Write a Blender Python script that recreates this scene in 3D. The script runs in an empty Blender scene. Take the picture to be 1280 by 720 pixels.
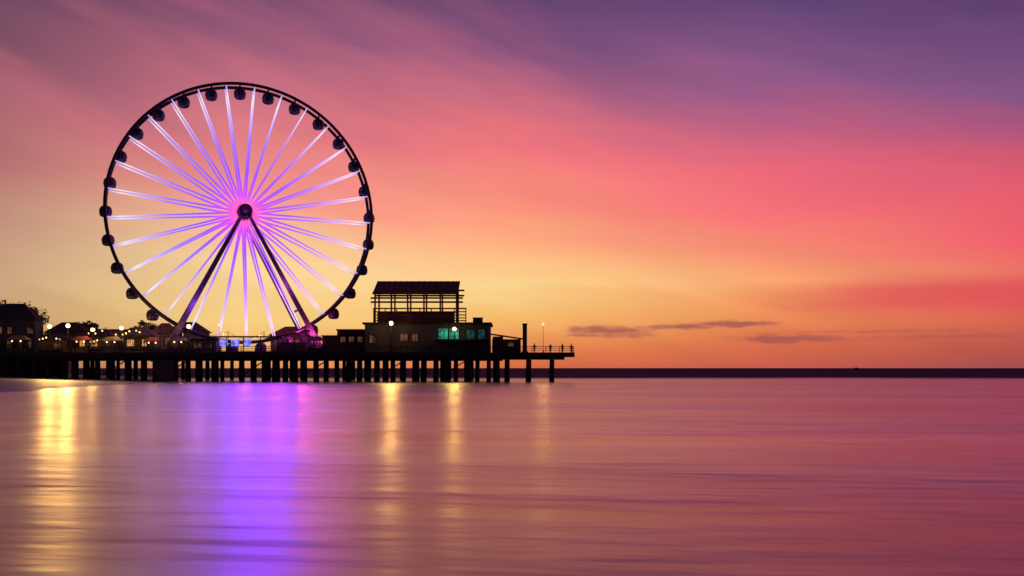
import bpy, bmesh, math, random
from mathutils import Vector, Matrix
random.seed(7)
S = bpy.context.scene
C = S.collection
PI = math.pi
S.view_settings.view_transform = 'Standard'
S.view_settings.look = 'None'
S.view_settings.exposure = 0
F = 1244.0
H = 2.46
DECK = 5.2

def wx(px, D): return (px - 640) / F * D
def wz(py, D): return H + (460 - py) / F * D
def lin(c):
    r = []
    for v in c:
        v = v / 255.0
        r.append(v / 12.92 if v <= 0.04045 else ((v + 0.055) / 1.055) ** 2.4)
    return (r[0], r[1], r[2], 1.0)

# ------------------------------------------------------------ node helper
class NT:
    def __init__(s, tree):
        s.t = tree; s.n = tree.nodes; s.l = tree.links
    def put(s, v, sock):
        if hasattr(v, 'links') or isinstance(v, bpy.types.NodeSocket): s.l.new(v, sock)
        else: sock.default_value = v
    def m(s, op, a, b=None, c=None, clamp=False):
        nd = s.n.new('ShaderNodeMath'); nd.operation = op; nd.use_clamp = clamp
        s.put(a, nd.inputs[0])
        if b is not None: s.put(b, nd.inputs[1])
        if c is not None: s.put(c, nd.inputs[2])
        return nd.outputs[0]
    def mr(s, v, a, b, c=0.0, d=1.0, smooth=False):
        nd = s.n.new('ShaderNodeMapRange'); nd.clamp = True
        if smooth: nd.interpolation_type = 'SMOOTHSTEP'
        s.put(v, nd.inputs[0])
        for i, q in enumerate((a, b, c, d)): s.put(q, nd.inputs[i + 1])
        return nd.outputs[0]
    def mix(s, f, a, b, mode='MIX'):
        nd = s.n.new('ShaderNodeMix'); nd.data_type = 'RGBA'; nd.blend_type = mode
        s.put(f, nd.inputs[0]); s.put(a, nd.inputs[6]); s.put(b, nd.inputs[7])
        return nd.outputs[2]
    def comb(s, x, y, z=0.0):
        nd = s.n.new('ShaderNodeCombineXYZ')
        s.put(x, nd.inputs[0]); s.put(y, nd.inputs[1]); s.put(z, nd.inputs[2])
        return nd.outputs[0]
    def noise(s, vec, scale, detail=3.0, rough=0.5):
        nd = s.n.new('ShaderNodeTexNoise')
        s.put(vec, nd.inputs['Vector']); nd.inputs['Scale'].default_value = scale
        nd.inputs['Detail'].default_value = detail; nd.inputs['Roughness'].default_value = rough
        return nd.outputs[0]
    def ramp(s, v, stops):
        nd = s.n.new('ShaderNodeValToRGB'); cr = nd.color_ramp
        stops = sorted(stops)
        while len(cr.elements) < len(stops): cr.elements.new(0.5)
        for e, (p, c) in zip(cr.elements, stops):
            e.position = min(1, max(0, p))
        for e, (p, c) in zip(cr.elements, stops): e.color = c
        s.put(v, nd.inputs[0])
        return nd.outputs[0]

# ------------------------------------------------------------ world sky
W = bpy.data.worlds.new('World'); S.world = W; W.use_nodes = True
W.node_tree.nodes.clear()
k = NT(W.node_tree)
tc = k.n.new('ShaderNodeTexCoord'); sp = k.n.new('ShaderNodeSeparateXYZ')
k.l.new(tc.outputs['Generated'], sp.inputs[0])
X, Y, Z = sp.outputs
hyp = k.m('SQRT', k.m('ADD', k.m('MULTIPLY', X, X), k.m('MULTIPLY', Y, Y)))
t = k.m('DIVIDE', Z, k.m('MAXIMUM', hyp, 0.001))
az = k.m('ARCTAN2', X, Y)
diag = k.m('ADD', t, k.m('MULTIPLY', az, 0.30))
steep = k.m('ADD', t, k.m('MULTIPLY', az, 0.43))
n1 = k.noise(k.comb(k.m('MULTIPLY', az, 2.4), k.m('MULTIPLY', diag, 10.0), 3.7), 1.0, 3.0, 0.5)
n2 = k.noise(k.comb(k.m('MULTIPLY', az, 3.6), k.m('MULTIPLY', k.m('ADD', diag, k.m('MULTIPLY', n1, 0.05)), 24.0), 8.1), 1.0, 4.0, 0.55)
n3 = k.noise(k.comb(k.m('MULTIPLY', az, 3.0), k.m('MULTIPLY', k.m('ADD', t, k.m('MULTIPLY', az, 0.06)), 34.0), 2.2), 1.0, 4.0, 0.55)
n4 = k.noise(k.comb(k.m('MULTIPLY', az, 2.2), k.m('MULTIPLY', k.m('ADD', steep, k.m('MULTIPLY', n1, 0.10)), 11.0), 5.5), 1.0, 4.0, 0.5)
amp = k.mr(t, 0.03, 0.18, 0.004, 0.07, True)
e = k.m('ADD', t, k.m('MULTIPLY', k.m('SUBTRACT', n1, 0.5), amp))
e = k.m('ADD', e, k.m('MULTIPLY', k.m('SUBTRACT', n2, 0.5), k.m('MULTIPLY', amp, 0.8)))
e = k.m('ADD', e, k.m('MULTIPLY', k.m('SUBTRACT', n3, 0.5), k.mr(t, 0.0, 0.07, 0.006, 0.03, True)))
ev = k.m('DIVIDE', e, 0.42, clamp=True)
cols = [
 (0,    [(0,(104,70,94)),(60,(134,84,102)),(130,(166,102,112)),(210,(184,116,114)),(280,(196,148,126)),(350,(204,168,128)),(420,(192,148,106)),(460,(160,110,88))]),
 (300,  [(0,(112,74,110)),(60,(156,92,120)),(110,(200,112,130)),(170,(228,128,134)),(250,(243,166,142)),(325,(252,216,158)),(400,(250,208,130)),(460,(228,150,92))]),
 (640,  [(0,(98,68,112)),(70,(136,84,126)),(120,(186,102,128)),(195,(244,120,124)),(260,(252,148,124)),(310,(251,182,128)),(358,(252,213,142)),(400,(247,186,106)),(435,(230,134,78)),(460,(214,106,70))]),
 (960,  [(0,(100,70,120)),(110,(144,90,138)),(165,(190,96,130)),(215,(236,104,122)),(265,(248,114,118)),(305,(248,138,114)),(348,(249,168,112)),(385,(241,150,92)),(425,(222,114,76)),(460,(198,92,76))]),
 (1280, [(0,(88,62,110)),(110,(128,84,132)),(165,(176,86,124)),(230,(226,92,112)),(300,(240,96,108)),(340,(235,116,102)),(378,(226,100,90)),(400,(214,100,80)),(430,(192,88,76)),(460,(168,80,80))]),
]
prev = None
for i, (px, st) in enumerate(cols):
    a = math.atan((px - 640) / F)
    stops = [((460 - y) / F * math.cos(a) / 0.42, lin(c)) for y, c in st]
    stops.append((1.0, tuple(v * 0.6 for v in lin(st[0][1])[:3]) + (1.0,)))
    c = k.ramp(ev, stops)
    if prev is None: prev = c
    else: prev = k.mix(k.mr(az, pa, a), prev, c)
    pa = a
col = prev
sh = k.m('ADD', 0.86, k.m('MULTIPLY', n2, 0.28))
col = k.mix(1.0, col, k.comb(sh, sh, k.m('ADD', 0.9, k.m('MULTIPLY', n2, 0.2))), 'MULTIPLY')
# diagonal coral wisps and mauve gaps in the upper sky
reg = k.m('MULTIPLY', k.mr(t, 0.14, 0.22, 0, 1, True), k.mr(az, -0.05, 0.3, 1, 0.15, True))
col = k.mix(k.m('MULTIPLY', reg, k.mr(n4, 0.46, 0.74, 0, 0.34, True)), col, lin((220, 116, 132)))
col = k.mix(k.m('MULTIPLY', reg, k.mr(n4, 0.54, 0.28, 0, 0.26, True)), col, lin((118, 76, 104)))
# red cloud band low on the right
tb = k.m('SUBTRACT', t, k.m('ADD', 0.066, k.m('MULTIPLY', k.m('SUBTRACT', n3, 0.5), 0.03)))
band = k.m('MULTIPLY', k.mr(k.m('ABSOLUTE', tb), 0.024, 0.004, 0, 0.75, True), k.mr(az, 0.2, 0.38, 0, 1, True))
col = k.mix(band, col, lin((222, 78, 86)))
# low cloud bank
cn = k.noise(k.comb(k.m('MULTIPLY', az, 38.0), k.m('MULTIPLY', t, 150.0), 1.3), 1.0, 4.0, 0.55)
mask = None
for (cx, cy, hw, hh) in [(765,414,60,9),(850,409,48,5),(915,405,60,4.5),(985,423,80,6),(1110,414,120,3),(1190,420,110,3)]:
    a0 = math.atan((cx - 640) / F); ca = math.cos(a0)
    u = k.m('DIVIDE', k.m('SUBTRACT', az, a0), hw / F * ca * ca)
    v = k.m('DIVIDE', k.m('SUBTRACT', t, (460 - cy) / F * ca), hh / F * ca)
    r = k.m('SQRT', k.m('ADD', k.m('MULTIPLY', u, u), k.m('MULTIPLY', v, v)))
    q = k.m('SUBTRACT', k.m('ADD', 1.0, k.m('MULTIPLY', k.m('SUBTRACT', cn, 0.5), 2.6)), r)
    mk = k.mr(q, -0.25, 0.8, 0, 0.85 if cx < 1050 else 0.4, True)
    mask = mk if mask is None else k.m('MAXIMUM', mask, mk)
col = k.mix(mask, col, lin((164, 88, 84)))
# higher sky: night overhead, unseen left part darkened further to dim the water's reflection
zen = k.m('MAXIMUM', k.mr(t, 0.38, 0.8, 0, 0.85, True), k.m('MULTIPLY', k.mr(t, 0.36, 0.44, 0, 0.95, True), k.mr(az, 0.05, -0.25, 0, 1, True)))
col = k.mix(zen, col, (0.03, 0.014, 0.045, 1))
# far left beyond the picture the sky is already dim
col = k.mix(k.mr(az, -0.50, -0.75, 0, 0.85, True), col, (0.05, 0.025, 0.045, 1))
back = k.mr(Y, 0.45, -0.3, 0, 1, True)
col = k.mix(back, col, (0.022, 0.014, 0.04, 1))
bg = k.n.new('ShaderNodeBackground'); k.l.new(col, bg.inputs[0]); bg.inputs[1].default_value = 1.0
wo = k.n.new('ShaderNodeOutputWorld'); k.l.new(bg.outputs[0], wo.inputs[0])

# ------------------------------------------------------------ materials
def mat(name, c, rough=0.6, metal=0.0, var=0.35, scale=2.0, stretch=(1, 1, 1)):
    m = bpy.data.materials.new(name); m.use_nodes = True
    b = m.node_tree.nodes['Principled BSDF']; n = NT(m.node_tree)
    tcn = n.n.new('ShaderNodeTexCoord'); mp = n.n.new('ShaderNodeMapping'); mp.inputs['Scale'].default_value = stretch
    n.l.new(tcn.outputs['Object'], mp.inputs[0])
    f = n.noise(mp.outputs[0], scale, 5.0, 0.6)
    lo = tuple(v * (1 - var) for v in c) + (1,); hi = tuple(min(1, v * (1 + var)) for v in c) + (1,)
    n.l.new(n.mix(n.mr(f, 0.3, 0.7), lo, hi), b.inputs['Base Color'])
    n.l.new(n.mr(f, 0.3, 0.7, max(0.05, rough - 0.1), min(1, rough + 0.1)), b.inputs['Roughness'])
    b.inputs['Metallic'].default_value = metal
    return m
def emis(name, c, s, base=(0.05, 0.05, 0.05), lo=0.6, hi=1.3, scale=1.5):
    m = bpy.data.materials.new(name); m.use_nodes = True
    b = m.node_tree.nodes['Principled BSDF']; n = NT(m.node_tree)
    tcn = n.n.new('ShaderNodeTexCoord')
    f = n.noise(tcn.outputs['Object'], scale, 2.0)
    b.inputs['Base Color'].default_value = base + (1,)
    b.inputs['Emission Color'].default_value = c + (1,)
    n.l.new(n.mr(f, 0.35, 0.65, s * lo, s * hi), b.inputs['Emission Strength'])
    return m
M = {}
M['rim'] = mat('painted_rim_steel', (0.06, 0.028, 0.075), 0.4, 0.3)
M['leg'] = mat('leg_steel', (0.22, 0.12, 0.28), 0.45, 0.2)
M['shell'] = mat('gondola_shell', (0.085, 0.05, 0.14), 0.35)
M['glass'] = mat('gondola_glass', (0.09, 0.07, 0.16), 0.12, 0.0)
M['hub'] = mat('hub_steel', (0.035, 0.02, 0.035), 0.4, 0.4)
M['wood'] = mat('pier_timber', (0.05, 0.036, 0.034), 0.8, 0, 0.5, 1.5, (1, 1, 0.3))
M['deckm'] = mat('deck_planks', (0.05, 0.035, 0.033), 0.8, 0, 0.4, 1.0, (3, 0.2, 1))
M['conc'] = mat('pier_concrete', (0.16, 0.12, 0.12), 0.85, 0, 0.35, 0.8)
M['metal'] = mat('dark_metal', (0.03, 0.026, 0.03), 0.5, 0.5)
M['wall'] = mat('dark_cladding', (0.13, 0.115, 0.115), 0.75, 0, 0.35, 1.2, (6, 1, 0.4))
M['wallb'] = mat('brown_cladding', (0.15, 0.085, 0.07), 0.75, 0, 0.35, 1.2, (6, 1, 0.4))
M['roof'] = mat('roof_sheet', (0.06, 0.036, 0.04), 0.7, 0, 0.3, 1.0, (5, 0.5, 1))
M['rust'] = mat('red_brown_roof', (0.19, 0.055, 0.05), 0.8, 0, 0.35, 1.0, (5, 0.5, 1))
M['red'] = mat('red_canvas', (0.20, 0.035, 0.05), 0.8, 0, 0.3)
M['pink'] = mat('pink_canvas', (0.45, 0.09, 0.25), 0.8, 0, 0.3)
M['cream'] = mat('cream_canvas', (0.26, 0.19, 0.13), 0.8, 0, 0.3)
M['bark'] = mat('bark', (0.04, 0.03, 0.022), 0.9)
M['leaf'] = mat('foliage_dark', (0.06, 0.055, 0.03), 0.8, 0, 0.6, 0.8)
M['soil'] = mat('shore_ground', (0.07, 0.055, 0.05), 0.9, 0, 0.3, 0.3)
M['warm'] = emis('warm_lamp', (1.0, 0.62, 0.2), 9.0)
M['dimlamp'] = emis('dim_lamp', (1.0, 0.6, 0.25), 1.6)
M['bulb'] = emis('warm_bulb', (1.0, 0.55, 0.16), 4.0, lo=0.1, hi=1.6, scale=0.5)
M['wwin'] = emis('warm_window', (1.0, 0.46, 0.14), 0.6, lo=0.05, hi=1.7, scale=0.7)
M['dwin'] = emis('dim_window', (0.9, 0.35, 0.18), 0.10, lo=0.1, hi=1.6, scale=0.8)
M['teal'] = emis('teal_window', (0.05, 0.7, 0.46), 0.42, lo=0.25, hi=1.5)
M['cyan'] = emis('cyan_window', (0.06, 0.45, 0.42), 0.10, lo=0.25, hi=1.5)
M['blue'] = emis('blue_led_panel', (0.2, 0.2, 1.0), 1.2, lo=0.3, hi=1.5)
M['mag'] = emis('magenta_led', (0.9, 0.08, 0.5), 1.0)
M['skin'] = mat('skin', (0.25, 0.14, 0.10), 0.6)
M['hair'] = mat('hair', (0.015, 0.012, 0.01), 0.7)
M['hull'] = mat('hull_paint', (0.06, 0.05, 0.06), 0.5)
CL = [mat('cloth_%s' % n_, c, 0.9, 0, 0.3, 6.0) for n_, c in [('navy', (0.02, 0.025, 0.05)), ('grey', (0.08, 0.08, 0.085)), ('maroon', (0.10, 0.02, 0.025)), ('black', (0.012, 0.012, 0.013)), ('tan', (0.16, 0.11, 0.07)), ('white', (0.45, 0.42, 0.42))]]
# wet sand: a thin film of water over pale sand
sd = bpy.data.materials.new('wet_sand'); sd.use_nodes = True; sd.node_tree.nodes.clear(); n = NT(sd.node_tree)
g = n.n.new('ShaderNodeNewGeometry')
f = n.noise(g.outputs['Position'], 0.25, 5.0, 0.6)
da = n.n.new('ShaderNodeBsdfDiffuse'); n.l.new(n.mix(f, (0.30, 0.22, 0.22, 1), (0.5, 0.38, 0.37, 1)), da.inputs['Color'])
ga = n.n.new('ShaderNodeBsdfGlossy'); ga.inputs['Roughness'].default_value = 0.45; ga.inputs['Color'].default_value = (0.85, 0.8, 0.9, 1)
ma = n.n.new('ShaderNodeMixShader'); n.l.new(n.mr(f, 0.35, 0.65, 0.35, 0.6), ma.inputs[0]); n.l.new(da.outputs[0], ma.inputs[1]); n.l.new(ga.outputs[0], ma.inputs[2])
oa = n.n.new('ShaderNodeOutputMaterial'); n.l.new(ma.outputs[0], oa.inputs[0]); M['sand'] = sd

# ------------------------------------------------------------ mesh helpers
def B(): return bmesh.new()
def box(bm, c, s, rot=None):
    g = bmesh.ops.create_cube(bm, size=1.0)['verts']
    mx = Matrix.Translation(Vector(c)) @ (rot if rot else Matrix.Identity(4)) @ Matrix.Diagonal((s[0], s[1], s[2], 1))
    bmesh.ops.transform(bm, matrix=mx, verts=g)
    return g
def tube(bm, pts, rads, n=8, closed=False, caps=True):
    pts = [Vector(p) for p in pts]
    if not hasattr(rads, '__len__'): rads = [rads] * len(pts)
    rings = []; L = len(pts)
    up = None
    for i, p in enumerate(pts):
        if closed: d = pts[(i + 1) % L] - pts[i - 1]
        else: d = pts[min(i + 1, L - 1)] - pts[max(i - 1, 0)]
        d.normalize()
        if up is None: up = Vector((0, 0, 1)) if abs(d.z) < 0.9 else Vector((0, 1, 0))
        if closed: up = Vector((0, 1, 0))
        a = d.cross(up)
        if a.length < 1e-4: a = d.cross(Vector((1, 0, 0)))
        a.normalize(); b = a.cross(d).normalized()
        rings.append([bm.verts.new(p + (a * math.cos(2 * PI * j / n) + b * math.sin(2 * PI * j / n)) * rads[i]) for j in range(n)])
    for i in range(L if closed else L - 1):
        r0, r1 = rings[i], rings[(i + 1) % L]
        for j in range(n):
            f = bm.faces.new((r0[j], r0[(j + 1) % n], r1[(j + 1) % n], r1[j])); f.smooth = True
    if not closed and caps:
        bm.faces.new(rings[0]); bm.faces.new(rings[-1])
def beam(bm, p0, p1, w, h, w1=None, h1=None):
    p0, p1 = Vector(p0), Vector(p1); d = (p1 - p0).normalized()
    a = d.cross(Vector((0, 0, 1)) if abs(d.z) < 0.97 else Vector((0, 1, 0))).normalized(); b = a.cross(d).normalized()
    w1 = w1 or w; h1 = h1 or h
    r = []
    for p, ww, hh in ((p0, w, h), (p1, w1, h1)):
        r.append([bm.verts.new(p + a * sx * ww / 2 + b * sy * hh / 2) for sx, sy in ((-1, -1), (1, -1), (1, 1), (-1, 1))])
    for j in range(4): bm.faces.new((r[0][j], r[0][(j + 1) % 4], r[1][(j + 1) % 4], r[1][j]))
    bm.faces.new(r[0]); bm.faces.new(r[1])
def lathe(bm, prof, n=16, c=(0, 0, 0), axis='z'):
    rings = []
    for r, z in prof:
        ring = []
        for j in range(n):
            a = 2 * PI * j / n
            p = (r * math.cos(a), r * math.sin(a), z) if axis == 'z' else (r * math.cos(a), z, r * math.sin(a))
            ring.append(bm.verts.new((p[0] + c[0], p[1] + c[1], p[2] + c[2])))
        rings.append(ring)
    for i in range(len(rings) - 1):
        for j in range(n):
            f = bm.faces.new((rings[i][j], rings[i][(j + 1) % n], rings[i + 1][(j + 1) % n], rings[i + 1][j])); f.smooth = True
    bm.faces.new(rings[0]); bm.faces.new(rings[-1])
def obj(name, bm, m, parent=None, label=None, cat=None, group=None, kind=None, bevel=0):
    bmesh.ops.recalc_face_normals(bm, faces=bm.faces[:])
    me = bpy.data.meshes.new(name); bm.to_mesh(me); bm.free(); me.materials.append(m)
    o = bpy.data.objects.new(name, me); C.objects.link(o); o.parent = parent
    if bevel:
        bv = o.modifiers.new('Bevel', 'BEVEL'); bv.width = bevel; bv.segments = 2
    tag(o, label, cat, group, kind)
    return o
def tag(o, label=None, cat=None, group=None, kind=None):
    if label: o['label'] = label
    if cat: o['category'] = cat
    if group: o['group'] = group
    if kind: o['kind'] = kind
def thing(name, label, cat, loc, rz=0, group=None):
    o = bpy.data.objects.new(name, None); C.objects.link(o); o.location = loc; o.rotation_euler = (0, 0, rz)
    tag(o, label, cat, group); return o
def dup(o, parent=None, loc=None, label=None):
    c = o.copy(); C.objects.link(c); c.parent = parent
    if loc is not None: c.location = loc
    if label: c['label'] = label
    for ch in list(o.children): dup(ch, c)
    return c
def light(name, kind, loc, color, power, radius=0.3, target=None, size=None, parent=None):
    ld = bpy.data.lights.new(name, kind); ld.color = color; ld.energy = power; ld.shadow_soft_size = radius
    o = bpy.data.objects.new(name, ld); C.objects.link(o); o.location = loc
    if target is not None:
        o.rotation_euler = (Vector(target) - Vector(loc)).to_track_quat('-Z', 'Y').to_euler()
    if size: ld.spot_size = math.radians(size); ld.spot_blend = 0.8
    return o

# ------------------------------------------------------------ water
wm = bpy.data.materials.new('sea_water'); wm.use_nodes = True
wm.node_tree.nodes.clear(); n = NT(wm.node_tree)
g = n.n.new('ShaderNodeNewGeometry'); s3 = n.n.new('ShaderNodeSeparateXYZ'); n.l.new(g.outputs['Position'], s3.inputs[0])
PX, PY, PZ = s3.outputs
skew = n.m('ADD', PY, n.m('MULTIPLY', PX, 0.12))
v1 = n.comb(n.m('MULTIPLY', PX, 0.07), n.m('MULTIPLY', skew, 0.24))
v2 = n.comb(n.m('MULTIPLY', PX, 0.014), n.m('MULTIPLY', skew, 0.07), 4.0)
v4 = n.comb(n.m('MULTIPLY', PX, 0.30), n.m('MULTIPLY', skew, 0.85), 7.0)
w1 = n.noise(v1, 1.0, 3.0, 0.5); w2 = n.noise(v2, 1.0, 2.0, 0.45); w4 = n.noise(v4, 1.0, 3.0, 0.5)
hgt = n.m('ADD', n.m('MULTIPLY', w1, 0.65), n.m('ADD', n.m('MULTIPLY', w2, 1.5), n.m('MULTIPLY', w4, 0.13)))
bp = n.n.new('ShaderNodeBump'); bp.inputs['Strength'].default_value = 0.45; bp.inputs['Distance'].default_value = 0.6
n.l.new(hgt, bp.inputs['Height'])
gl = n.n.new('ShaderNodeBsdfGlossy'); gl.distribution = 'MULTI_GGX'; n.l.new(bp.outputs[0], gl.inputs['Normal'])
mixn = n.m('ADD', n.m('MULTIPLY', w1, 0.40), n.m('ADD', n.m('MULTIPLY', w2, 0.35), n.m('MULTIPLY', w4, 0.25)))
n.l.new(n.mix(n.mr(mixn, 0.38, 0.62), (0.84, 0.70, 0.66, 1), (1.0, 0.97, 0.92, 1)), gl.inputs['Color'])
n.l.new(n.mr(w2, 0.3, 0.7, 0.28, 0.34), gl.inputs['Roughness'])
df = n.n.new('ShaderNodeBsdfDiffuse'); df.inputs['Color'].default_value = (0.08, 0.035, 0.035, 1)
fr = n.n.new('ShaderNodeFresnel'); fr.inputs['IOR'].default_value = 1.33
fac = n.mr(fr.outputs[0], 0.0, 0.68, 0.27, 0.97)
mx1 = n.n.new('ShaderNodeMixShader'); n.l.new(fac, mx1.inputs[0]); n.l.new(df.outputs[0], mx1.inputs[1]); n.l.new(gl.outputs[0], mx1.inputs[2])
d2 = n.n.new('ShaderNodeBsdfDiffuse')
wf = n.noise(n.comb(n.m('MULTIPLY', PX, 0.006), n.m('MULTIPLY', PY, 0.02)), 1.0, 3.0)
n.l.new(n.mix(n.mr(wf, 0.35, 0.65), (0.07, 0.065, 0.15, 1), (0.12, 0.09, 0.18, 1)), d2.inputs['Color'])
g2 = n.n.new('ShaderNodeBsdfGlossy'); g2.inputs['Roughness'].default_value = 0.5; g2.inputs['Color'].default_value = (0.5, 0.35, 0.5, 1)
mx2 = n.n.new('ShaderNodeMixShader'); mx2.inputs[0].default_value = 0.14; n.l.new(d2.outputs[0], mx2.inputs[1]); n.l.new(g2.outputs[0], mx2.inputs[2])
edge = n.m('ADD', PY, n.m('MULTIPLY', n.m('SUBTRACT', n.noise(n.comb(n.m('MULTIPLY', PX, 0.02), n.m('MULTIPLY', PY, 0.03)), 1.0, 3.0), 0.5), 60.0))
mx3 = n.n.new('ShaderNodeMixShader'); n.l.new(n.mr(edge, 205, 265, 0, 1, True), mx3.inputs[0]); n.l.new(mx1.outputs[0], mx3.inputs[1]); n.l.new(mx2.outputs[0], mx3.inputs[2])
om = n.n.new('ShaderNodeOutputMaterial'); n.l.new(mx3.outputs[0], om.inputs[0])
bm = B()
q = [bm.verts.new(p) for p in ((-20000, -300, 0), (20000, -300, 0), (20000, 20000, 0), (-20000, 20000, 0))]; bm.faces.new(q)
obj('water', bm, wm, kind='structure', label='calm sea reflecting the pink sunset and coloured lights', cat='sea')

# beach and shore ground
bm = B(); rows = []
for i in range(28):
    yy = 70 + i * 6.0; row = []
    for j in range(32):
        dist = j * j * 0.12
        ex = -49 - 0.17 * (yy - 109) + 1.2 * math.sin(yy * 0.09) - 10 * max(0, (108 - yy) / 40)
        zz = -0.12 + 0.05 * dist ** 0.85 + 0.03 * math.sin(yy * 0.3 + dist * 0.4)
        row.append(bm.verts.new((ex - dist, yy, zz)))
    rows.append(row)
for i in range(27):
    for j in range(31):
        f = bm.faces.new((rows[i][j], rows[i][j + 1], rows[i + 1][j + 1], rows[i + 1][j])); f.smooth = True
obj('beach', bm, M['sand'], kind='structure', label='strip of pale wet sand at the left shore under the pier', cat='beach')
bm = B()
pg_ = [(-96, 215.2), (-146, 330), (-460, 330), (-460, 215.2)]
lo_ = [bm.verts.new((x, y, -2)) for x, y in pg_]; hi_ = [bm.verts.new((x, y, DECK - 0.1)) for x, y in pg_]
bm.faces.new(lo_); bm.faces.new(hi_)
for j in range(4): bm.faces.new((lo_[j], lo_[(j + 1) % 4], hi_[(j + 1) % 4], hi_[j]))
obj('ground', bm, M['soil'], kind='structure', label='dark shore land behind the pier', cat='ground')

# ------------------------------------------------------------ pier
pier = thing('pier', 'long dark timber pier on many pilings carrying the lit wheel', 'pier', (-40, 180, 0))
def pl(x): return x + 40      # world x -> local
bm = B()
box(bm, (pl(-66.5), 17, DECK - 0.3), (131, 35, 0.6)); box(bm, (pl(5.15), 4.2, DECK - 0.3), (12.28, 9.4, 0.58))
obj('deck', bm, M['deckm'], pier)
bm = B(); box(bm, (pl(-60.35), -0.72, DECK - 0.36), (143.2, 0.3, 0.86)); obj('fascia_board', bm, M['wood'], pier)
for yy in (0.6, 11, 22, 32):
    bm = B()
    x1 = 9.5 if yy < 5 else -2.0
    box(bm, (pl((x1 - 131) / 2), yy, DECK - 0.93), (x1 + 131, 0.7, 0.64)); obj('cap_beam', bm, M['wood'], pier)
front = [690, 661, 634, 622, 611, 597, 583, 570, 558, 545, 530, 519, 505, 491, 481, 471, 461, 449, 436, 421, 408, 395, 381, 369, 357, 344, 330, 318, 303, 270, 250, 235, 180, 160, 140, 122, 108, 94, 80, 60, 42, 24, 6]
PT = DECK - 1.26
for px in front:
    bm = B(); x = pl(wx(px, 180.6)); r = random.uniform(0.4, 0.56) * (1.2 if px < 200 else 1)
    tl = random.uniform(-0.14, 0.14)
    tube(bm, [(x + tl, 0.6, -2), (x + tl * 0.5, 0.6, 1.2), (x, 0.6, PT)], [r * 1.08, r * 1.02, r * 0.95], 10)
    obj('piling', bm, M['wood'], pier)
for ri, yy in enumerate((11, 22, 32)):
    for i in range(19):
        x = pl(-3 - i * 5.2 + random.uniform(-0.6, 0.6)); r = random.uniform(0.36, 0.48); bm = B()
        tube(bm, [(x, yy, -2), (x, yy, PT)], [r * 1.05, r * 0.95], 8)
        obj('piling', bm, M['wood'], pier)
bm = B(); xx = pl(wx(204, 180)); box(bm, (xx, 1.2, 0.8), (3.9, 2.6, 5.6)); box(bm, (xx, 1.2, 3.75), (4.5, 3.0, 0.3))
obj('concrete_pier_block', bm, M['conc'], pier, bevel=0.08)
for i in range(7):
    bm = B(); x0 = pl(-88 + i * 12.6 + (1.4 if i % 2 else 0)); 
    beam(bm, (x0, 0.15, 1.2), (x0 + 4.2, 0.15, DECK - 1.3), 0.18, 0.2); obj('cross_brace', bm, M['wood'], pier)

rail = thing('pier_railing', 'thin dark railing with posts along the seaward edge of the pier', 'railing', (-40, 179.7, DECK))
for hh in (0.45, 0.8, 1.15):
    bm = B(); box(bm, (pl(-60.2), 0, hh), (142.5, 0.07, 0.07 if hh < 1 else 0.1)); obj('rail', bm, M['metal'], rail)
    bm = B(); box(bm, (pl(11.1), 4.4, hh), (0.07, 8.6, 0.07 if hh < 1 else 0.1)); obj('rail', bm, M['metal'], rail)
for i in range(57):
    bm = B(); box(bm, (pl(11.1 - i * 2.5), 0, 0.6), (0.1, 0.1, 1.2)); obj('post', bm, M['metal'], rail)
for i in range(1, 4):
    bm = B(); box(bm, (pl(11.1), i * 2.8, 0.6), (0.1, 0.1, 1.2)); obj('post', bm, M['metal'], rail)

# ------------------------------------------------------------ ferris wheel
PSI = math.radians(20)
WC = Vector((-52.65, 195, DECK)); ZC = 32.6 - DECK; R = 25.1; RP = 25.0; DROP = 1.42
wheel = thing('ferris_wheel', 'giant ferris wheel with glowing violet and white spokes and hanging gondolas on the pier', 'ferris wheel', WC, PSI)
sm = bpy.data.materials.new('led_spokes'); sm.use_nodes = True; n = NT(sm.node_tree); b = sm.node_tree.nodes['Principled BSDF']
tcn = n.n.new('ShaderNodeTexCoord'); s3 = n.n.new('ShaderNodeSeparateXYZ'); n.l.new(tcn.outputs['Object'], s3.inputs[0])
zz = n.m('SUBTRACT', s3.outputs[2], ZC)
rr = n.m('DIVIDE', n.m('SQRT', n.m('ADD', n.m('MULTIPLY', s3.outputs[0], s3.outputs[0]), n.m('MULTIPLY', zz, zz))), R)
c1 = n.ramp(rr, [(0.05, (1.0, 0.16, 0.45, 1)), (0.14, (0.58, 0.08, 0.85, 1)), (0.32, (0.26, 0.08, 1.0, 1)), (0.56, (0.32, 0.17, 1, 1)), (0.76, (0.58, 0.44, 1, 1)), (0.9, (0.86, 0.77, 1, 1)), (1.0, (0.4, 0.25, 0.7, 1))])
c2 = n.ramp(rr, [(0.05, (1.0, 0.12, 0.4, 1)), (0.14, (0.66, 0.07, 0.75, 1)), (0.32, (0.40, 0.09, 0.92, 1)), (0.56, (0.48, 0.19, 0.96, 1)), (0.76, (0.72, 0.44, 0.98, 1)), (0.9, (0.92, 0.74, 1.0, 1)), (1.0, (0.5, 0.25, 0.5, 1))])
n.l.new(n.mix(n.mr(n.m('SUBTRACT', s3.outputs[0], n.m('MULTIPLY', zz, 0.4)), -9, 13), c1, c2), b.inputs['Emission Color'])
b.inputs['Emission Strength'].default_value = 1.05
b.inputs['Base Color'].default_value = (0.3, 0.3, 0.32, 1)

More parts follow.
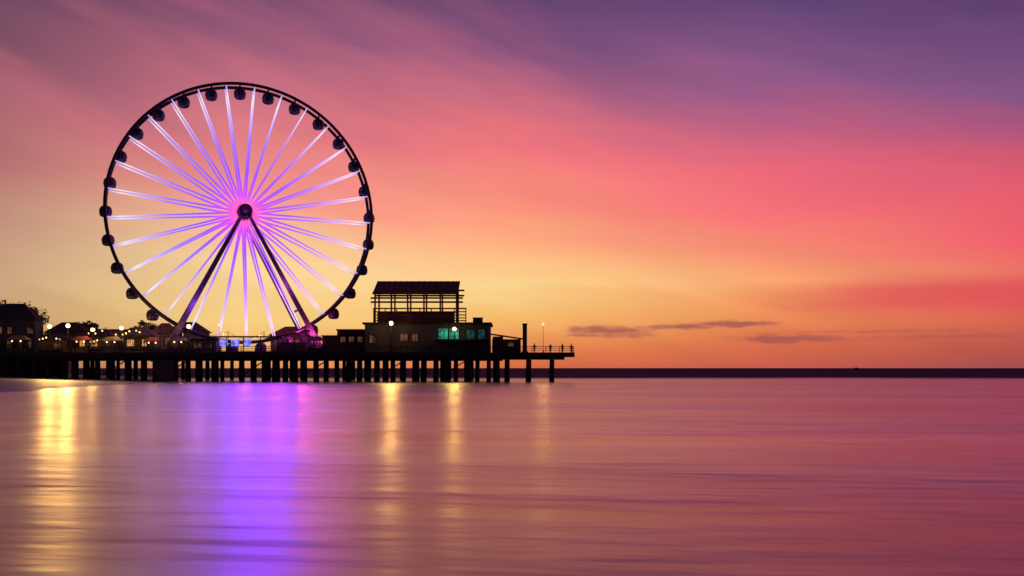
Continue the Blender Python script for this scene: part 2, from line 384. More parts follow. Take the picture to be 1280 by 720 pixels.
NC = 29; ST = 2 * PI / NC; A0 = math.radians(91.5)
for sy in (-1, 1):
    bm = B()
    tube(bm, [(R * math.cos(a), sy * 1.6, ZC + R * math.sin(a)) for a in [2 * PI * i / 116 for i in range(116)]], 0.31, 8, closed=True)
    obj('rim', bm, M['rim'], wheel)
for i in range(NC):
    a = A0 + ST * (i + 0.5)
    ca, sa = math.cos(a), math.sin(a)
    for sy in (-1, 1):
        bm = B()
        tube(bm, [(1.5 * ca, sy * 2.4, ZC + 1.5 * sa), (9 * ca, sy * 2.15, ZC + 9 * sa), ((R - 0.3) * ca, sy * 1.5, ZC + (R - 0.3) * sa)], [0.26, 0.18, 0.13], 6)  # thickened towards the hub to stand in for the glow there
        obj('spoke', bm, sm, wheel)
    bm = B(); tube(bm, [(R * ca, -1.6, ZC + R * sa), (R * ca, 1.6, ZC + R * sa)], 0.14, 6)
    obj('rim_brace', bm, M['rim'], wheel)
bm = B()
lathe(bm, [(0.0, -5.6), (0.9, -5.6), (1.25, -5.3), (1.25, -4.2), (0.8, -4.1), (0.8, -2.8), (1.7, -2.7), (1.7, -2.1), (1.1, -2.0), (1.1, 2.0), (1.7, 2.1), (1.7, 2.7), (0.8, 2.8), (0.8, 4.1), (1.25, 4.2), (1.25, 5.3), (0.0, 5.3)], 24, (0, 0, ZC), 'y')
hub = obj('hub', bm, M['hub'], wheel)
bm = B(); tube(bm, [(1.55 * math.cos(a), -2.75, ZC + 1.55 * math.sin(a)) for a in [2 * PI * i / 40 for i in range(40)]], 0.14, 6, closed=True)
obj('light_ring', bm, M['mag'], hub)
for sx in (-1, 1):
    for sy in (-1, 1):
        bm = B()
        beam(bm, (sx * 14.6, sy * 7.0, 0.0), (sx * 0.55, sy * 4.75, ZC - 0.6), 1.0, 1.15, 0.55, 0.62)
        lg = obj('leg', bm, M['leg'], wheel, bevel=0.06)
        bm = B(); box(bm, (sx * 14.8, sy * 7.0, 0.35), (3.2, 2.6, 0.7)); obj('footing', bm, M['conc'], lg, bevel=0.05)
    bm = B(); beam(bm, (sx * 10.1, -6.2, 8.6), (sx * 10.1, 6.2, 8.6), 0.36, 0.36); obj('leg_tie', bm, M['leg'], wheel)
GS = 0.93
for i in range(NC):
    a = A0 + ST * i
    px_, pz_ = RP * math.cos(a), ZC + RP * math.sin(a)
    if i == 0:
        bm = B()
        lathe(bm, [(0.0, -1.25), (0.66, -1.22), (1.0, -1.05), (1.17, -0.74), (1.2, -0.35), (1.2, -0.28), (0.0, -0.28)], 18)
        gd = obj('gondola', bm, M['shell'], wheel)
        bm = B(); lathe(bm, [(1.14, -0.279), (1.16, 0.1), (1.0, 0.559)], 18)
        obj('gondola_window', bm, M['glass'], gd)
        bm = B(); lathe(bm, [(0, 0.56), (1.08, 0.56), (1.0, 0.74), (0.72, 0.98), (0.36, 1.12), (0, 1.14)], 18)
        obj('gondola_roof', bm, M['shell'], gd)
        bm = B()
        for j in range(6):
            b0 = 2 * PI * j / 6
            tube(bm, [(1.2 * math.cos(b0), 1.2 * math.sin(b0), -0.3), (1.19 * math.cos(b0), 1.19 * math.sin(b0), 0.1), (1.05 * math.cos(b0), 1.05 * math.sin(b0), 0.58)], 0.05, 5)
        tube(bm, [(1.21 * math.cos(b0), 1.21 * math.sin(b0), -0.3) for b0 in [2 * PI * j / 18 for j in range(18)]], 0.05, 5)
        obj('window_frame', bm, M['shell'], gd)
        bm = B(); dz = DROP / GS
        tube(bm, [(0, -1.6, dz), (0, 1.6, dz)], 0.16, 8)
        tube(bm, [(0, -1.3, dz), (0, -1.3, -0.2)], 0.07, 5); tube(bm, [(0, 1.3, dz), (0, 1.3, -0.2)], 0.07, 5)
        tube(bm, [(0, 0, 1.1), (0, 0, dz)], 0.2, 6)
        obj('hanger', bm, M['rim'], gd)
        gd.location = (px_, 0, pz_ - DROP); gd.scale = (GS, GS, GS)
    else:
        dup(gd, wheel, (px_, 0, pz_ - DROP))
    for sy in (-1, 1):
        bm = B()
        tube(bm, [(R * math.cos(a), sy * 1.66, ZC + R * math.sin(a)), (px_, sy * 1.4, pz_)], 0.2, 6)
        obj('gondola_bracket', bm, M['rim'], wheel)
# wheel LED light reaching water and structure
cp, sp_ = math.cos(PSI), math.sin(PSI)
def wl(x, y, z): return (WC.x + x * cp - y * sp_, WC.y + x * sp_ + y * cp, WC.z + z)
for (x, z, c, pw) in [(-10, ZC - 3, (0.12, 0.01, 1.0), 1600), (-3, ZC - 3, (0.07, 0.0, 1.0), 4200), (2, ZC - 6, (0.06, 0.0, 1.0), 5200), (6, ZC - 6, (0.10, 0.0, 1.0), 4600), (0, ZC + 9, (0.08, 0.0, 1.0), 4200), (6, ZC + 9, (0.12, 0.0, 1.0), 3600), (13, ZC - 2, (0.5, 0.0, 0.7), 1900), (18, ZC, (0.7, 0.03, 0.45), 1300), (-18, ZC, (0.35, 0.15, 0.8), 1100), (-1, 6, (0.07, 0.0, 1.0), 3200), (5, 7, (0.12, 0.0, 1.0), 2600)]:
    p = wl(x, -8.5, z)
    light('wheel_led', 'SPOT', p, c, pw, 1.6, (p[0] * 0.62, 80, 0), 56)
light('hub_glow', 'POINT', wl(0, -7.2, ZC + 0.5), (0.6, 0.1, 0.9), 200, 1.0)
light('leg_tint_light', 'POINT', wl(11.0, -3.0, 3.6), (1.0, 0.10, 0.42), 1100, 0.5)
light('leg_tint_light', 'POINT', wl(12.0, -9.2, 4.0), (1.0, 0.10, 0.42), 420, 0.5)
light('leg_tint_light', 'POINT', wl(6.5, -8.5, 13), (0.7, 0.1, 0.8), 300, 0.8)  # violet ones from here down are added to tint legs and base; no fixtures
light('leg_tint_light', 'POINT', wl(7, 1, 12), (0.6, 0.12, 0.9), 500, 0.8)
light('leg_tint_light', 'POINT', wl(-8, 1, 10), (0.5, 0.15, 1.0), 500, 0.8)
light('leg_tint_light', 'POINT', wl(-8.5, -9, 9), (0.4, 0.12, 1.0), 350, 0.8)
light('leg_tint_light', 'POINT', wl(0, -4.5, 5.0), (0.5, 0.1, 0.9), 600, 0.8)

# ------------------------------------------------------------ buildings
def window(par, x, z, w, h, y, m, name='window'):
    bm = B(); t_ = 0.1
    box(bm, (x, y - 0.03, z + h / 2 - t_ / 2), (w, 0.14, t_)); box(bm, (x, y - 0.03, z - h / 2 + t_ / 2), (w, 0.14, t_))
    for sx in (-1, 1): box(bm, (x + sx * (w / 2 - t_ / 2), y - 0.03, z), (t_, 0.14, h - 2 * t_))
    box(bm, (x, y - 0.03, z), (0.07, 0.12, h - 2 * t_))
    f = obj(name, bm, M['metal'], par)
    bm = B(); box(bm, (x, y - 0.005, z), (w - 0.2, 0.03, h - 0.2)); obj('pane', bm, m, f)
    return f
def door(par, x, w, h, y, m):
    bm = B(); box(bm, (x, y - 0.03, h / 2), (w, 0.1, h)); d = obj('door', bm, m, par)
    bm = B(); box(bm, (x + w * 0.35, y - 0.11, h * 0.48), (0.06, 0.08, 0.22)); obj('handle', bm, M['metal'], d)

x0, x1 = wx(456, 184), wx(612, 184)
rest = thing('pier_restaurant', 'dark flat roofed pier building with teal lit windows below the roof frame', 'building', ((x0 + x1) / 2, 184, DECK))
wR = x1 - x0
bm = B(); box(bm, (0, 6, 2.65), (wR, 12, 5.3)); obj('wall', bm, M['wall'], rest)
bm = B(); box(bm, (0, 6, 5.5), (wR + 0.8, 12.8, 0.4)); rf = obj('roof', bm, M['roof'], rest, bevel=0.05)
bm = B(); box(bm, (-wR * 0.36, 5, 6.15), (2.4, 2, 0.9)); box(bm, (-wR * 0.36, 5, 6.63), (2.7, 2.3, 0.06)); obj('roof_vent', bm, M['roof'], rf)
bm = B(); box(bm, (wR * 0.40, 4, 6.2), (1.8, 2, 1.0)); box(bm, (wR * 0.40, 4, 6.73), (2.0, 2.2, 0.06)); obj('roof_vent', bm, M['roof'], rf)
def lx(px): return wx(px, 184) - (x0 + x1) / 2
for px, w_, z_, h_, m_ in [(466, 1.4, 2.6, 1.6, 'dwin'), (505, 1.6, 2.9, 1.6, 'dwin'), (519, 1.3, 2.9, 1.6, 'dwin'), (554, 1.9, 3.6, 2.1, 'teal'), (567.5, 1.9, 3.6, 2.1, 'teal'), (588, 1.7, 3.5, 1.9, 'cyan'), (602, 1.4, 3.5, 1.9, 'cyan')]:
    window(rest, lx(px), z_, w_, h_, 0, M[m_])
door(rest, lx(484), 1.3, 2.4, 0, M['wallb']); door(rest, lx(534), 1.3, 2.4, 0, M['wallb'])
bm = B(); beam(bm, (lx(545), -0.9, 2.3), (lx(610), -0.9, 2.3), 1.7, 0.12); obj('awning', bm, M['roof'], rest)

# roof pergola
RZ = DECK + 5.7
pg = thing('roof_pergola', 'dark red-brown pitched roof on open posts on top of the pier building', 'pergola', (wx(524, 187), 187, RZ))
pw = 16.6
zt, zb = wz(351, 190) - RZ, wz(366, 185.5) - RZ
sl = math.atan2(zt - zb, 6.4); ln = math.hypot(6.4, zt - zb)
bm = B()
box(bm, (-0.5, 1.4, (zt + zb) / 2), (pw - 0.7, ln, 0.16), Matrix.Rotation(sl, 4, 'X'))
for i in range(15):
    box(bm, (-0.5 + (i - 7) * (pw - 1.0) / 14, 1.4 - 0.1 * math.sin(sl), (zt + zb) / 2 + 0.1), (0.1, ln, 0.12), Matrix.Rotation(sl, 4, 'X'))
prf = obj('pitched_roof', bm, M['rust'], pg)
bm = B(); box(bm, (-0.5, -1.85, zb - 0.12), (pw - 0.5, 0.14, 0.42)); obj('fascia', bm, M['rust'], prf)
for yy in (-1.4, 4.2):
    for i in range(6):
        xx_ = -0.5 + (i - 2.5) * (pw - 1.4) / 5
        f0 = (yy + 1.8) / 6.4; tp = zb + (zt - zb) * f0 - 0.25
        bm = B(); box(bm, (xx_, yy, tp / 2), (0.3, 0.3, tp)); obj('post', bm, M['rust'], pg)
for yy, dzs in ((-1.4, (0.75, 1.5)), (4.2, (1.2, 2.2))):
    f0 = (yy + 1.8) / 6.4; tp = zb + (zt - zb) * f0 - 0.4
    for dz in dzs:
        bm = B(); box(bm, (-0.3, yy - 0.24, tp - dz), (pw + 0.6, 0.14, 0.34)); obj('cross_beam', bm, M['rust'], pg)
bm = B(); box(bm, (-0.8, 2.2, 1.05), (14.4, 2.6, 2.1)); box(bm, (-0.8, 2.2, 2.15), (14.9, 3.0, 0.1)); obj('bar_cabin', bm, M['wallb'], pg)
tr = thing('roof_terrace_railing', 'dark multi rail balustrade around the roof terrace below the pitched roof', 'railing', (wx(524, 184.6), 184.6, RZ))
for hh, th in ((0.35, 0.2), (0.85, 0.2), (1.4, 0.22), (2.0, 0.2), (2.6, 0.26)):
    bm = B(); box(bm, (0.1, 0, hh), (17.2, 0.1, th)); obj('rail', bm, M['rust'], tr)
for i in range(9):
    bm = B(); box(bm, (0.1 + (i - 4) * 2.14, 0.13, 1.35), (0.18, 0.14, 2.7)); obj('post', bm, M['rust'], tr)

# small sloping shed
x0, x1 = wx(612, 184), wx(650, 184)
sh_ = thing('storage_shed', 'low dark shed with a lean-to roof at the seaward end of the pier', 'shed', ((x0 + x1) / 2 + 0.3, 184.5, DECK))
wS = x1 - x0 - 0.3
bm = B(); box(bm, (0, 2, 1.3), (wS, 4, 2.6)); obj('wall', bm, M['wallb'], sh_)
bm = B(); beam(bm, (-wS / 2 - 0.3, 2, 3.6), (wS / 2 + 0.4, 2, 2.7), 4.6, 0.16); obj('roof', bm, M['roof'], sh_)
bm = B(); box(bm, (-wS * 0.3, 2, 2.85), (wS * 0.36, 3.9, 0.5)); obj('gable_panel', bm, M['wallb'], sh_)
window(sh_, wS * 0.15, 1.6, 1.2, 1.0, 0, M['dwin']); door(sh_, -wS * 0.28, 1.0, 2.1, 0, M['wall'])

# tall square post
ms = thing('mooring_mast', 'thick dark upright post with a capped top near the pier end', 'post', (wx(656, 182), 182, DECK))
bm = B(); box(bm, (0, 0, 2.6), (0.8, 0.75, 5.2)); obj('post', bm, M['wood'], ms, bevel=0.04)
bm = B(); box(bm, (0, 0, 5.3), (0.95, 0.95, 0.2)); obj('cap', bm, M['metal'], ms)
bm = B(); box(bm, (0, 0, 0.15), (1.3, 1.3, 0.3)); obj('base', bm, M['conc'], ms)

def hip_roof(bm, w, d, z0, z1, ridge):
    v = [bm.verts.new(p) for p in ((-w/2, -d/2, z0), (w/2, -d/2, z0), (w/2, d/2, z0), (-w/2, d/2, z0), (-ridge/2, 0, z1), (ridge/2, 0, z1))]
    for f in ((0,1,5,4), (1,2,5), (2,3,4,5), (3,0,4), (3,2,1,0)): bm.faces.new([v[i] for i in f])
# boxy red hall beside the wheel
pv = thing('red_hall', 'boxy dark red hall of two stepped blocks beside the right wheel legs', 'hall', (wx(432, 187), 186.5, DECK))
bm = B(); box(bm, (1.2, 3, 2.15), (5.4, 6, 4.3)); box(bm, (-2.9, 2.6, 1.6), (2.8, 5.2, 3.2)); obj('wall', bm, M['red'], pv)
bm = B(); box(bm, (1.2, 3, 4.42), (5.8, 6.4, 0.24)); box(bm, (-3.0, 2.6, 3.3), (3.0, 5.6, 0.2)); obj('roof', bm, M['roof'], pv)
for xq in (-0.4, 1.2, 2.8): window(pv, xq, 2.6, 1.1, 1.2, 0, M['dwin'])
door(pv, -2.9, 1.1, 2.2, 0, M['wallb'])
bm = B(); box(bm, (1.2, -0.5, 3.5), (5.2, 1.0, 0.12)); obj('awning', bm, M['red'], pv)

# boarding station
bs = thing('boarding_station', 'low boarding station with blue glowing panels and pink canopy under the wheel', 'station', (wx(318, 187), 186.2, DECK))
bm = B(); box(bm, (0, 0, 0.2), (21, 2.4, 0.4)); obj('platform', bm, M['conc'], bs)
for i in range(6):
    bm = B(); tube(bm, [(-8 + i * 3.2, -0.9, 0.4), (-8 + i * 3.2, -0.9, 3.0)], 0.1, 6); obj('post', bm, M['metal'], bs)
bm = B(); box(bm, (-1.5, 0, 3.1), (14, 2.4, 0.22)); obj('canopy', bm, M['roof'], bs)
for xq in (-5.4, -3.2, -1.0):
    bm = B(); box(bm, (xq, -0.7, 1.95), (1.5, 0.12, 1.3)); obj('light_panel', bm, M['blue'], bs)
bm = B(); beam(bm, (2.5, 0, 2.7), (10.5, 0, 4.2), 2.4, 0.2); obj('sloping_canopy', bm, M['pink'], bs)
bm = B(); box(bm, (7.0, 0.6, 1.2), (5.5, 0.15, 1.6)); obj('side_panel', bm, M['pink'], bs)

# kiosks and buildings at left
def kiosk(px, D, w, h, label, roofm, wallm, winm, hip=True, name='kiosk', cat='kiosk', z0=DECK, rows_=1):
    kx = thing(name, label, cat, (wx(px, D), D, z0))
    bm = B(); box(bm, (0, 1.75, h * 0.42), (w, 3.5, h * 0.84)); obj('wall', bm, wallm, kx)
    bm = B()
    if hip: 
        hip_roof(bm, w + 1, 4.6, h * 0.84 + 0.01, h * 1.25, w * 0.4)
        for v in bm.verts: v.co.y += 1.75
    else: box(bm, (0, 1.6, h * 0.84 + 0.12), (w + 0.8, 4.4, 0.24))
    obj('roof', bm, roofm, kx)
    nw = max(2, int(w / 2))
    for r_ in range(rows_):
        for i in range(nw):
            if random.random() < 0.25: continue
            window(kx, (i - (nw - 1) / 2) * w / nw, h * (0.5 if rows_ == 1 else 0.25 + 0.34 * r_), w / nw * random.uniform(0.35, 0.7), h * (0.36 if rows_ == 1 else 0.18), 0, random.choice([winm, M['dwin'], M['dwin']]))
    bm = B(); box(bm, (0, -0.5, h * 0.24), (w * 0.9, 0.8, 0.1)); obj('counter', bm, M['wallb'], kx)
    return kx
kiosk(64, 190, 5.2, 3.2, 'small kiosk with dim windows beside the leftmost trees', M['roof'], M['wallb'], M['dwin'])
kiosk(118, 192, 7.0, 3.9, 'wide kiosk with pitched roof and glowing windows behind the string lights', M['roof'], M['wallb'], M['wwin'])
kiosk(172, 195, 5.4, 4.3, 'kiosk with cream pointed roof left of the wheel leg', M['cream'], M['wall'], M['wwin'])
kiosk(203, 203, 4.0, 5.2, 'narrow tall kiosk just behind the left wheel foot', M['rust'], M['wall'], M['wwin'])
kiosk(247, 187, 7.0, 3.1, 'flat roofed ticket kiosk just right of the left wheel leg', M['roof'], M['wall'], M['wwin'], False)
kiosk(12, 203, 10.5, 8.4, 'tallest dark house at the left edge with a hipped roof', M['roof'], M['wall'], M['dwin'], True, 'shore_house', 'house', DECK, 2)
kiosk(82, 205, 8.0, 5.4, 'dark low house behind the bright left lamp', M['roof'], M['wallb'], M['wwin'], True, 'shore_house', 'house', DECK, 2)
kiosk(148, 206, 9.0, 6.0, 'flat roofed dark house behind the string lights', M['roof'], M['wall'], M['wwin'], False, 'shore_house', 'house', DECK, 2)
kiosk(-46, 204, 7.0, 6.2, 'flat roofed dark house cut by the left picture edge', M['roof'], M['wallb'], M['dwin'], False, 'shore_house', 'house', DECK, 2)
kiosk(232, 209, 8.0, 5.6, 'pitched roof house seen behind the left wheel leg', M['roof'], M['wallb'], M['wwin'], True, 'shore_house', 'house', DECK, 2)
kiosk(365, 208, 9.0, 4.8, 'low house seen between the right wheel legs', M['rust'], M['wallb'], M['dwin'], True, 'shore_house', 'house', DECK, 1)
def stall(px, D, w, h, label, cm, glow):
    st = thing('market_stall', label, 'stall', (wx(px, D), D, DECK))
    for sx in (-1, 1):
        for sy in (0, 2.0):
            bm = B(); tube(bm, [(sx * w * 0.46, sy, 0), (sx * w * 0.46, sy, h)], 0.06, 6); obj('pole', bm, M['metal'], st)
    bm = B(); hip_roof(bm, w, 2.6, h, h + 0.8, w * 0.5)
    for v in bm.verts: v.co.y += 1.0
    obj('canopy', bm, cm, st)
    bm = B(); box(bm, (0, 0.1, 0.5), (w * 0.86, 0.6, 1.0)); obj('counter', bm, M['wallb'], st)
    for i in range(2):
        bm = B(); lathe(bm, [(0, -0.3), (0.12, -0.24), (0.14, -0.12), (0, 0)], 8, ((i - 0.5) * w * 0.4, 0.1, h - 0.1)); obj('bulb', bm, glow, st)
stall(138, 183.5, 3.6, 2.3, 'small stall with cream canopy right of the lamp under the strings', M['cream'], M['bulb'])
stall(190, 184, 3.2, 2.2, 'small red canopy stall just left of the left wheel foot', M['red'], M['bulb'])
stall(100, 184, 3.4, 2.4, 'red canopy stall between the two leftmost bright lamps', M['red'], M['bulb'])
stall(394, 182.6, 3.0, 2.3, 'small pink canopy stall beneath the right wheel leg', M['pink'], M['mag'])
stall(20, 184, 4.0, 2.5, 'cream canopy stall in front of the tallest left house', M['cream'], M['bulb'])
stall(222, 183.2, 3.2, 2.3, 'cream canopy stall at the foot of the left wheel leg', M['cream'], M['bulb'])

# festoon lights
def festoon(pxa, pxb, D, top, spans, label):
    pxm = (pxa + pxb) / 2
    fs = thing('festoon_lights', label, 'string lights', (wx(pxm, D), D, DECK))
    a_, b_ = wx(pxa, D) - wx(pxm, D), wx(pxb, D) - wx(pxm, D)
    N_ = spans * 8; pts = []
    sag = [random.uniform(0.6, 1.5) for _ in range(spans)]
    for i in range(N_ + 1):
        u = i / N_; si = min(spans - 1, i // 8); seg = i / 8 - si
        pts.append((a_ + (b_ - a_) * u, 0, top - sag[si] * 4 * seg * (1 - seg)))
    bm = B(); tube(bm, pts, 0.03, 4); obj('cable', bm, M['metal'], fs)
    for i in range(spans + 1):
        xx_ = a_ + (b_ - a_) * i / spans
        bm = B(); tube(bm, [(xx_, 0.05, 0), (xx_, 0.05, top + 0.1)], 0.07, 6); obj('pole', bm, M['metal'], fs)
    for i in range(1, N_):
        if i % 8 == 0 or random.random() < 0.55: continue
        p = pts[i]; bm = B(); lathe(bm, [(0, -0.33), (0.11, -0.28), (0.15, -0.16), (0.08, -0.03), (0, -0.02)], 8, p); obj('bulb', bm, M['bulb'], fs)
festoon(98, 200, 188, 4.9, 3, 'upper string of warm bulbs slung between poles above the left kiosks')
festoon(150, 330, 201, 4.6, 4, 'lower string of warm bulbs running behind the left wheel leg')
festoon(28, 130, 186.5, 3.4, 3, 'low string of warm bulbs at the far left of the pier')
for px, pw_ in ((60, 120), (112, 200), (150, 200), (192, 120)): light('festoon_glow', 'POINT', (wx(px, 185), 184.5, DECK + 4.4), (1, 0.55, 0.2), pw_, 0.5)
light('festoon_glow', 'POINT', (wx(245, 198), 199, DECK + 3.4), (1, 0.6, 0.3), 500, 0.5)
light('festoon_glow', 'POINT', (wx(170, 200), 200.5, DECK + 5.2), (1, 0.55, 0.25), 400, 0.5)

# street lamps
lp = None
def lamp(px, D, py, label, spot=0, pw=60, sz=70, dim=False):
    global lp
    z = wz(py, D); loc = (wx(px, D), D, DECK); hh = z - DECK
    if lp is None:
        lp = thing('street_lamp', label, 'lamp', loc, 0, 'globe lamps along the pier')
        bm = B(); lathe(bm, [(0, 0), (0.22, 0), (0.2, 0.25), (0.1, 0.4), (0.0, 0.4)], 10); obj('base', bm, M['metal'], lp)
        bm = B(); tube(bm, [(0, 0, 0.39), (0, 0, 4.35)], [0.07, 0.05], 8); obj('pole', bm, M['metal'], lp)
        bm = B(); lathe(bm, [(0, 4.34), (0.2, 4.36), (0.22, 4.42), (0, 4.43)], 10); obj('collar', bm, M['metal'], lp)
        bm = B(); lathe(bm, [(0.0, 4.43), (0.2, 4.47), (0.33, 4.62), (0.36, 4.8), (0.3, 4.98), (0.16, 5.1), (0, 5.13)], 14); obj('globe', bm, M['warm'], lp)
        o = lp
    else:
        o = dup(lp, None, loc, label)
    o.scale = (1, 1, hh / 4.8)
    if dim:
        o.scale = (0.62, 0.62, hh / 4.8)
        for ch in o.children:
            if ch.name.startswith('globe'):
                ch.data = ch.data.copy(); ch.data.materials[0] = M['dimlamp']
    light('lamp_light', 'POINT', (loc[0], D - 0.6, z), (1, 0.6, 0.22), pw, 0.25)
    if spot:
        light('lamp_reflection_spot', 'SPOT', (loc[0], D - 0.7, z), (1, 0.60, 0.14), spot, 0.5, (loc[0] * 0.55, 70, 0), sz)  # added spot: puts the lamp's streak on the water, spares the deck
lamp(85, 181.5, 407, 'brightest globe lamp at the left end of the pier before the kiosks', 6000, 150, 80)
lamp(62, 182, 408, 'globe lamp beside the trees at the far left of the pier', 4500, 60, 80)
lamp(489, 181.5, 404, 'warm globe lamp in front of the dark pier building, left of its teal windows', 2200, 150)
lamp(568, 181.5, 411, 'globe lamp standing right in front of the teal lit windows', 1500, 25)
lamp(679, 181.5, 405, 'lone dim globe lamp at the open seaward end of the pier', 350, 15, 70, True)
lamp(116, 182, 412, 'globe lamp under the left end of the string lights', 700)
lamp(152, 182, 410, 'globe lamp under the string lights between two kiosks', 0)
lamp(236, 182, 408, 'globe lamp near the foot of the left wheel leg', 0)
lamp(274, 182, 406, 'dim globe lamp at the left side of the blue lit boarding station', 0, 40, 70, True)

# ------------------------------------------------------------ trees
def tree(px, D, h, spread, label, z0=DECK, seed=1, nl=2600, low=0.42, planter=False):
    rnd = random.Random(seed)
    tt = thing('tree', label, 'tree', (wx(px, D), D, z0), 0, 'trees at the left shore')
    bm = B(); tube(bm, [(0, 0, -0.1), (0.1, 0, h * 0.2), (-0.1, 0.1, h * 0.45), (0.05, 0, h * 0.75)], [h * 0.035, h * 0.026, h * 0.02, h * 0.008], 8)
    cl = []
    for i in range(14):
        a = rnd.uniform(0, 2 * PI); z = h * rnd.uniform(low, 0.9); r = spread * rnd.uniform(0.3, 1.0) * (1.15 - 0.55 * abs(z / h - 0.6) * 2)
        p = Vector((r * math.cos(a), r * math.sin(a), z)); cl.append((p, spread * rnd.uniform(0.2, 0.45)))
        s0 = Vector((0, 0, h * rnd.uniform(0.25, 0.5)))
        tube(bm, [s0, s0.lerp(p, 0.55) + Vector((0, 0, 0.3)), p], [h * 0.013, h * 0.009, h * 0.003], 5)
    obj('trunk', bm, M['bark'], tt)
    if planter:
        bm = B(); lathe(bm, [(0, 0), (0.8, 0), (1.0, 0.7), (1.05, 0.75), (0.9, 0.75), (0.85, 0.62), (0, 0.62)], 12); obj('planter', bm, M['conc'], tt)
    cl.append((Vector((0, 0, h * 0.85)), spread * 0.35)); bm = B()
    for i in range(nl):
        p, r = rnd.choice(cl)
        d = Vector((rnd.gauss(0, 1), rnd.gauss(0, 1), rnd.gauss(0, 0.8))).normalized() * r * rnd.random() ** 0.45
        q_ = p + d; s_ = rnd.uniform(0.14, 0.32)
        u = Vector((rnd.gauss(0, 1), rnd.gauss(0, 1), rnd.gauss(0, 1))).normalized(); w_ = u.orthogonal().normalized()
        bm.faces.new([bm.verts.new(q_ + u * s_ * x_ + w_ * s_ * 0.6 * y_) for x_, y_ in ((-1, 0), (0, -1), (1, 0), (0, 1))])
    obj('crown', bm, M['leaf'], tt)
tree(4, 222, 12.4, 6.2, 'tallest dark tree at the left edge of the picture', DECK - 0.1, 3, 4600, 0.2)
tree(36, 224, 10.8, 5.2, 'dark bushy tree second from the left edge', DECK - 0.1, 5, 3600, 0.2)
tree(107, 211, 7.0, 3.2, 'small dark potted tree right of the bright left lamp', DECK, 8, 2400, 0.25, True)
tree(178, 211, 7.6, 3.0, 'dark potted tree behind the cream roofed kiosk', DECK, 12, 2400, 0.25, True)
tree(-22, 217, 10.6, 4.2, 'dark tree cut by the left picture edge', DECK - 0.1, 14, 2000)

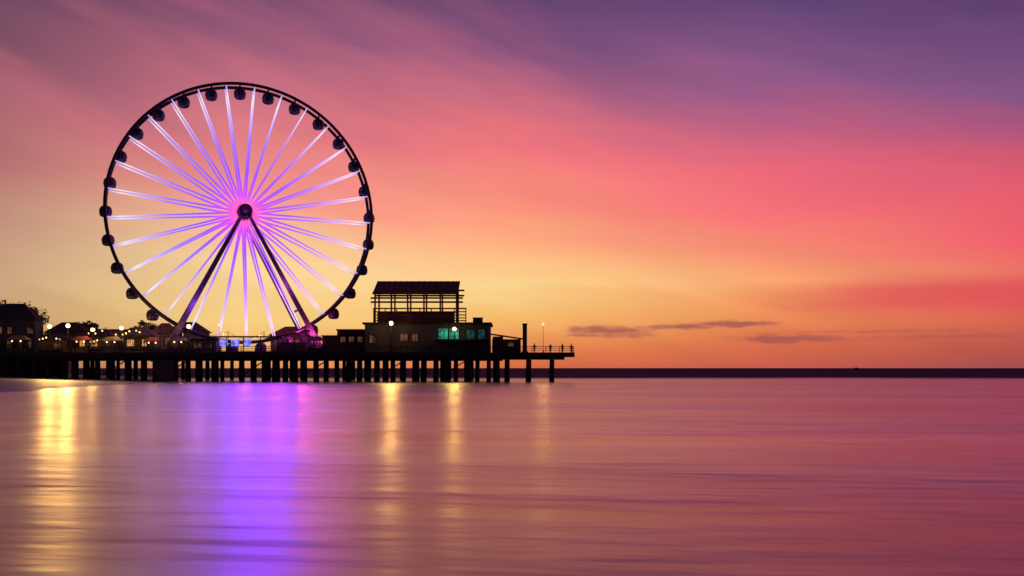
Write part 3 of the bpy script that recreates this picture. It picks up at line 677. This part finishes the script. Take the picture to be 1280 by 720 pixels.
# ------------------------------------------------------------ people
def skinned(name, verts, edges, rads, m, parent):
    me = bpy.data.meshes.new(name); me.from_pydata(verts, edges, []); me.materials.append(m)
    o = bpy.data.objects.new(name, me); C.objects.link(o); o.parent = parent
    md = o.modifiers.new('Skin', 'SKIN'); md.use_smooth_shade = True
    sv = me.skin_vertices[0].data
    for i, r in enumerate(rads): sv[i].radius = (r[0], r[1]) if hasattr(r, '__len__') else (r, r)
    sv[0].use_root = True
    ss = o.modifiers.new('Subdivision', 'SUBSURF'); ss.levels = 1; ss.render_levels = 1
    return o
def person(px, D, rz, label, jc, tc_, h=1.72, pose='stand'):
    p = thing('person', label, 'person', (wx(px, D), D, DECK), rz, 'people at the end of the pier')
    s_ = h / 1.72
    st = 0.22 if pose == 'walk' else 0.03
    ar = pose == 'lean'
    hx = 0.3 if ar else 0.05; hz = 1.12 if ar else 0.82
    V = [(0, 0, 0.95), (0, 0.0, 1.18), (0, 0.01, 1.38), (0, 0, 1.47), (0, -0.02, 1.58), (0, -0.02, 1.68),
         (0.19, 0, 1.38), (0.24, 0.02, 1.12), (0.24, -hx, hz), (0.24, -hx - 0.05, hz - 0.13),
         (-0.19, 0, 1.38), (-0.24, 0.02, 1.12), (-0.24, -hx, hz), (-0.24, -hx - 0.05, hz - 0.13),
         (0.09, 0, 0.88), (0.1, -st, 0.48), (0.1, -st + 0.02, 0.08), (0.1, -st - 0.16, 0.04),
         (-0.09, 0, 0.88), (-0.1, st * 0.6, 0.48), (-0.1, st * 1.2 + 0.02, 0.08), (-0.1, st * 1.2 - 0.14, 0.04)]
    E = [(0,1),(1,2),(2,3),(3,4),(4,5),(2,6),(6,7),(7,8),(8,9),(2,10),(10,11),(11,12),(12,13),(0,14),(14,15),(15,16),(16,17),(0,18),(18,19),(19,20),(20,21)]
    Rd = [(0.15, 0.10), (0.14, 0.10), (0.15, 0.10), 0.055, 0.09, 0.085, 0.06, 0.045, 0.035, 0.03, 0.06, 0.045, 0.035, 0.03, 0.085, 0.06, 0.045, 0.04, 0.085, 0.06, 0.045, 0.04]
    V = [(a * s_, b_ * s_, c_ * s_) for a, b_, c_ in V]
    skinned('body', V, E, Rd, M['skin'], p)
    def sub(name, ids, grow, m):
        mp = {v: i for i, v in enumerate(ids)}
        rr_ = [(Rd[v][0] + grow, Rd[v][1] + grow) if hasattr(Rd[v], '__len__') else Rd[v] + grow for v in ids]
        skinned(name, [V[v] for v in ids], [(mp[a], mp[b_]) for a, b_ in E if a in mp and b_ in mp], rr_, m, p)
    sub('jacket', [0, 1, 2, 6, 7, 8, 10, 11, 12], 0.03, jc)
    sub('trousers', [0, 14, 15, 16, 18, 19, 20], 0.022, tc_)
    bm = B(); lathe(bm, [(0, 1.58), (0.085, 1.58), (0.115, 1.66), (0.09, 1.75), (0, 1.785)], 10, (0, 0.025, 0))
    for v in bm.verts: v.co *= s_
    obj('hair', bm, M['hair'], p)
PE = [(668, 181.0, 0.4, 'person in black coat just right of the thick post', 3, 3, 1.70, 'lean'),
 (688, 181.2, 0.1, 'person in maroon jacket leaning on the rail right of the end lamp', 2, 3, 1.62, 'lean'),
 (703, 182.2, 0.9, 'person in navy jacket standing midway along the end rail', 0, 0, 1.72, 'stand'),
 (714, 181.0, -1.2, 'person in grey jacket right at the seaward corner of the pier', 1, 0, 1.66, 'lean')]
for px, D, rz, lb, j, t_, h_, ps in PE: person(px, D, rz, lb, CL[j], CL[t_], h_, ps)

# distant boat
bt = thing('boat', 'tiny dark boat far out on the horizon at the right', 'boat', (wx(1071, 1300), 1300, 0), 0.3)
bm = B()
sec = [(-5, 0.9, 1.2), (-2, 1.5, 1.1), (2, 1.4, 1.2), (5.4, 0.1, 1.7)]
rg = [[bm.verts.new(p) for p in ((x, -w_, h_), (x, -w_ * 0.6, -0.4), (x, w_ * 0.6, -0.4), (x, w_, h_))] for x, w_, h_ in sec]
for i in range(3):
    for j in range(4): bm.faces.new((rg[i][j], rg[i][(j + 1) % 4], rg[i + 1][(j + 1) % 4], rg[i + 1][j]))
bm.faces.new(rg[0]); bm.faces.new(rg[-1]); obj('hull', bm, M['hull'], bt)
bm = B(); box(bm, (-0.8, 0, 2.0), (3.4, 1.8, 1.7)); box(bm, (-0.8, 0, 2.92), (3.9, 2.1, 0.14)); obj('cabin', bm, M['hull'], bt)
bm = B(); tube(bm, [(-1.2, 0, 2.98), (-1.2, 0, 5.6)], 0.09, 6); obj('mast', bm, M['metal'], bt)

# ------------------------------------------------------------ camera
cam = bpy.data.cameras.new('camera'); co = bpy.data.objects.new('camera', cam); C.objects.link(co)
co.location = (0, 0, H); co.rotation_euler = (PI / 2, 0, 0)
cam.sensor_width = 36; cam.lens = 36 * F / 1280; cam.shift_y = 100 / 1280
cam.clip_start = 0.5; cam.clip_end = 60000
S.camera = co
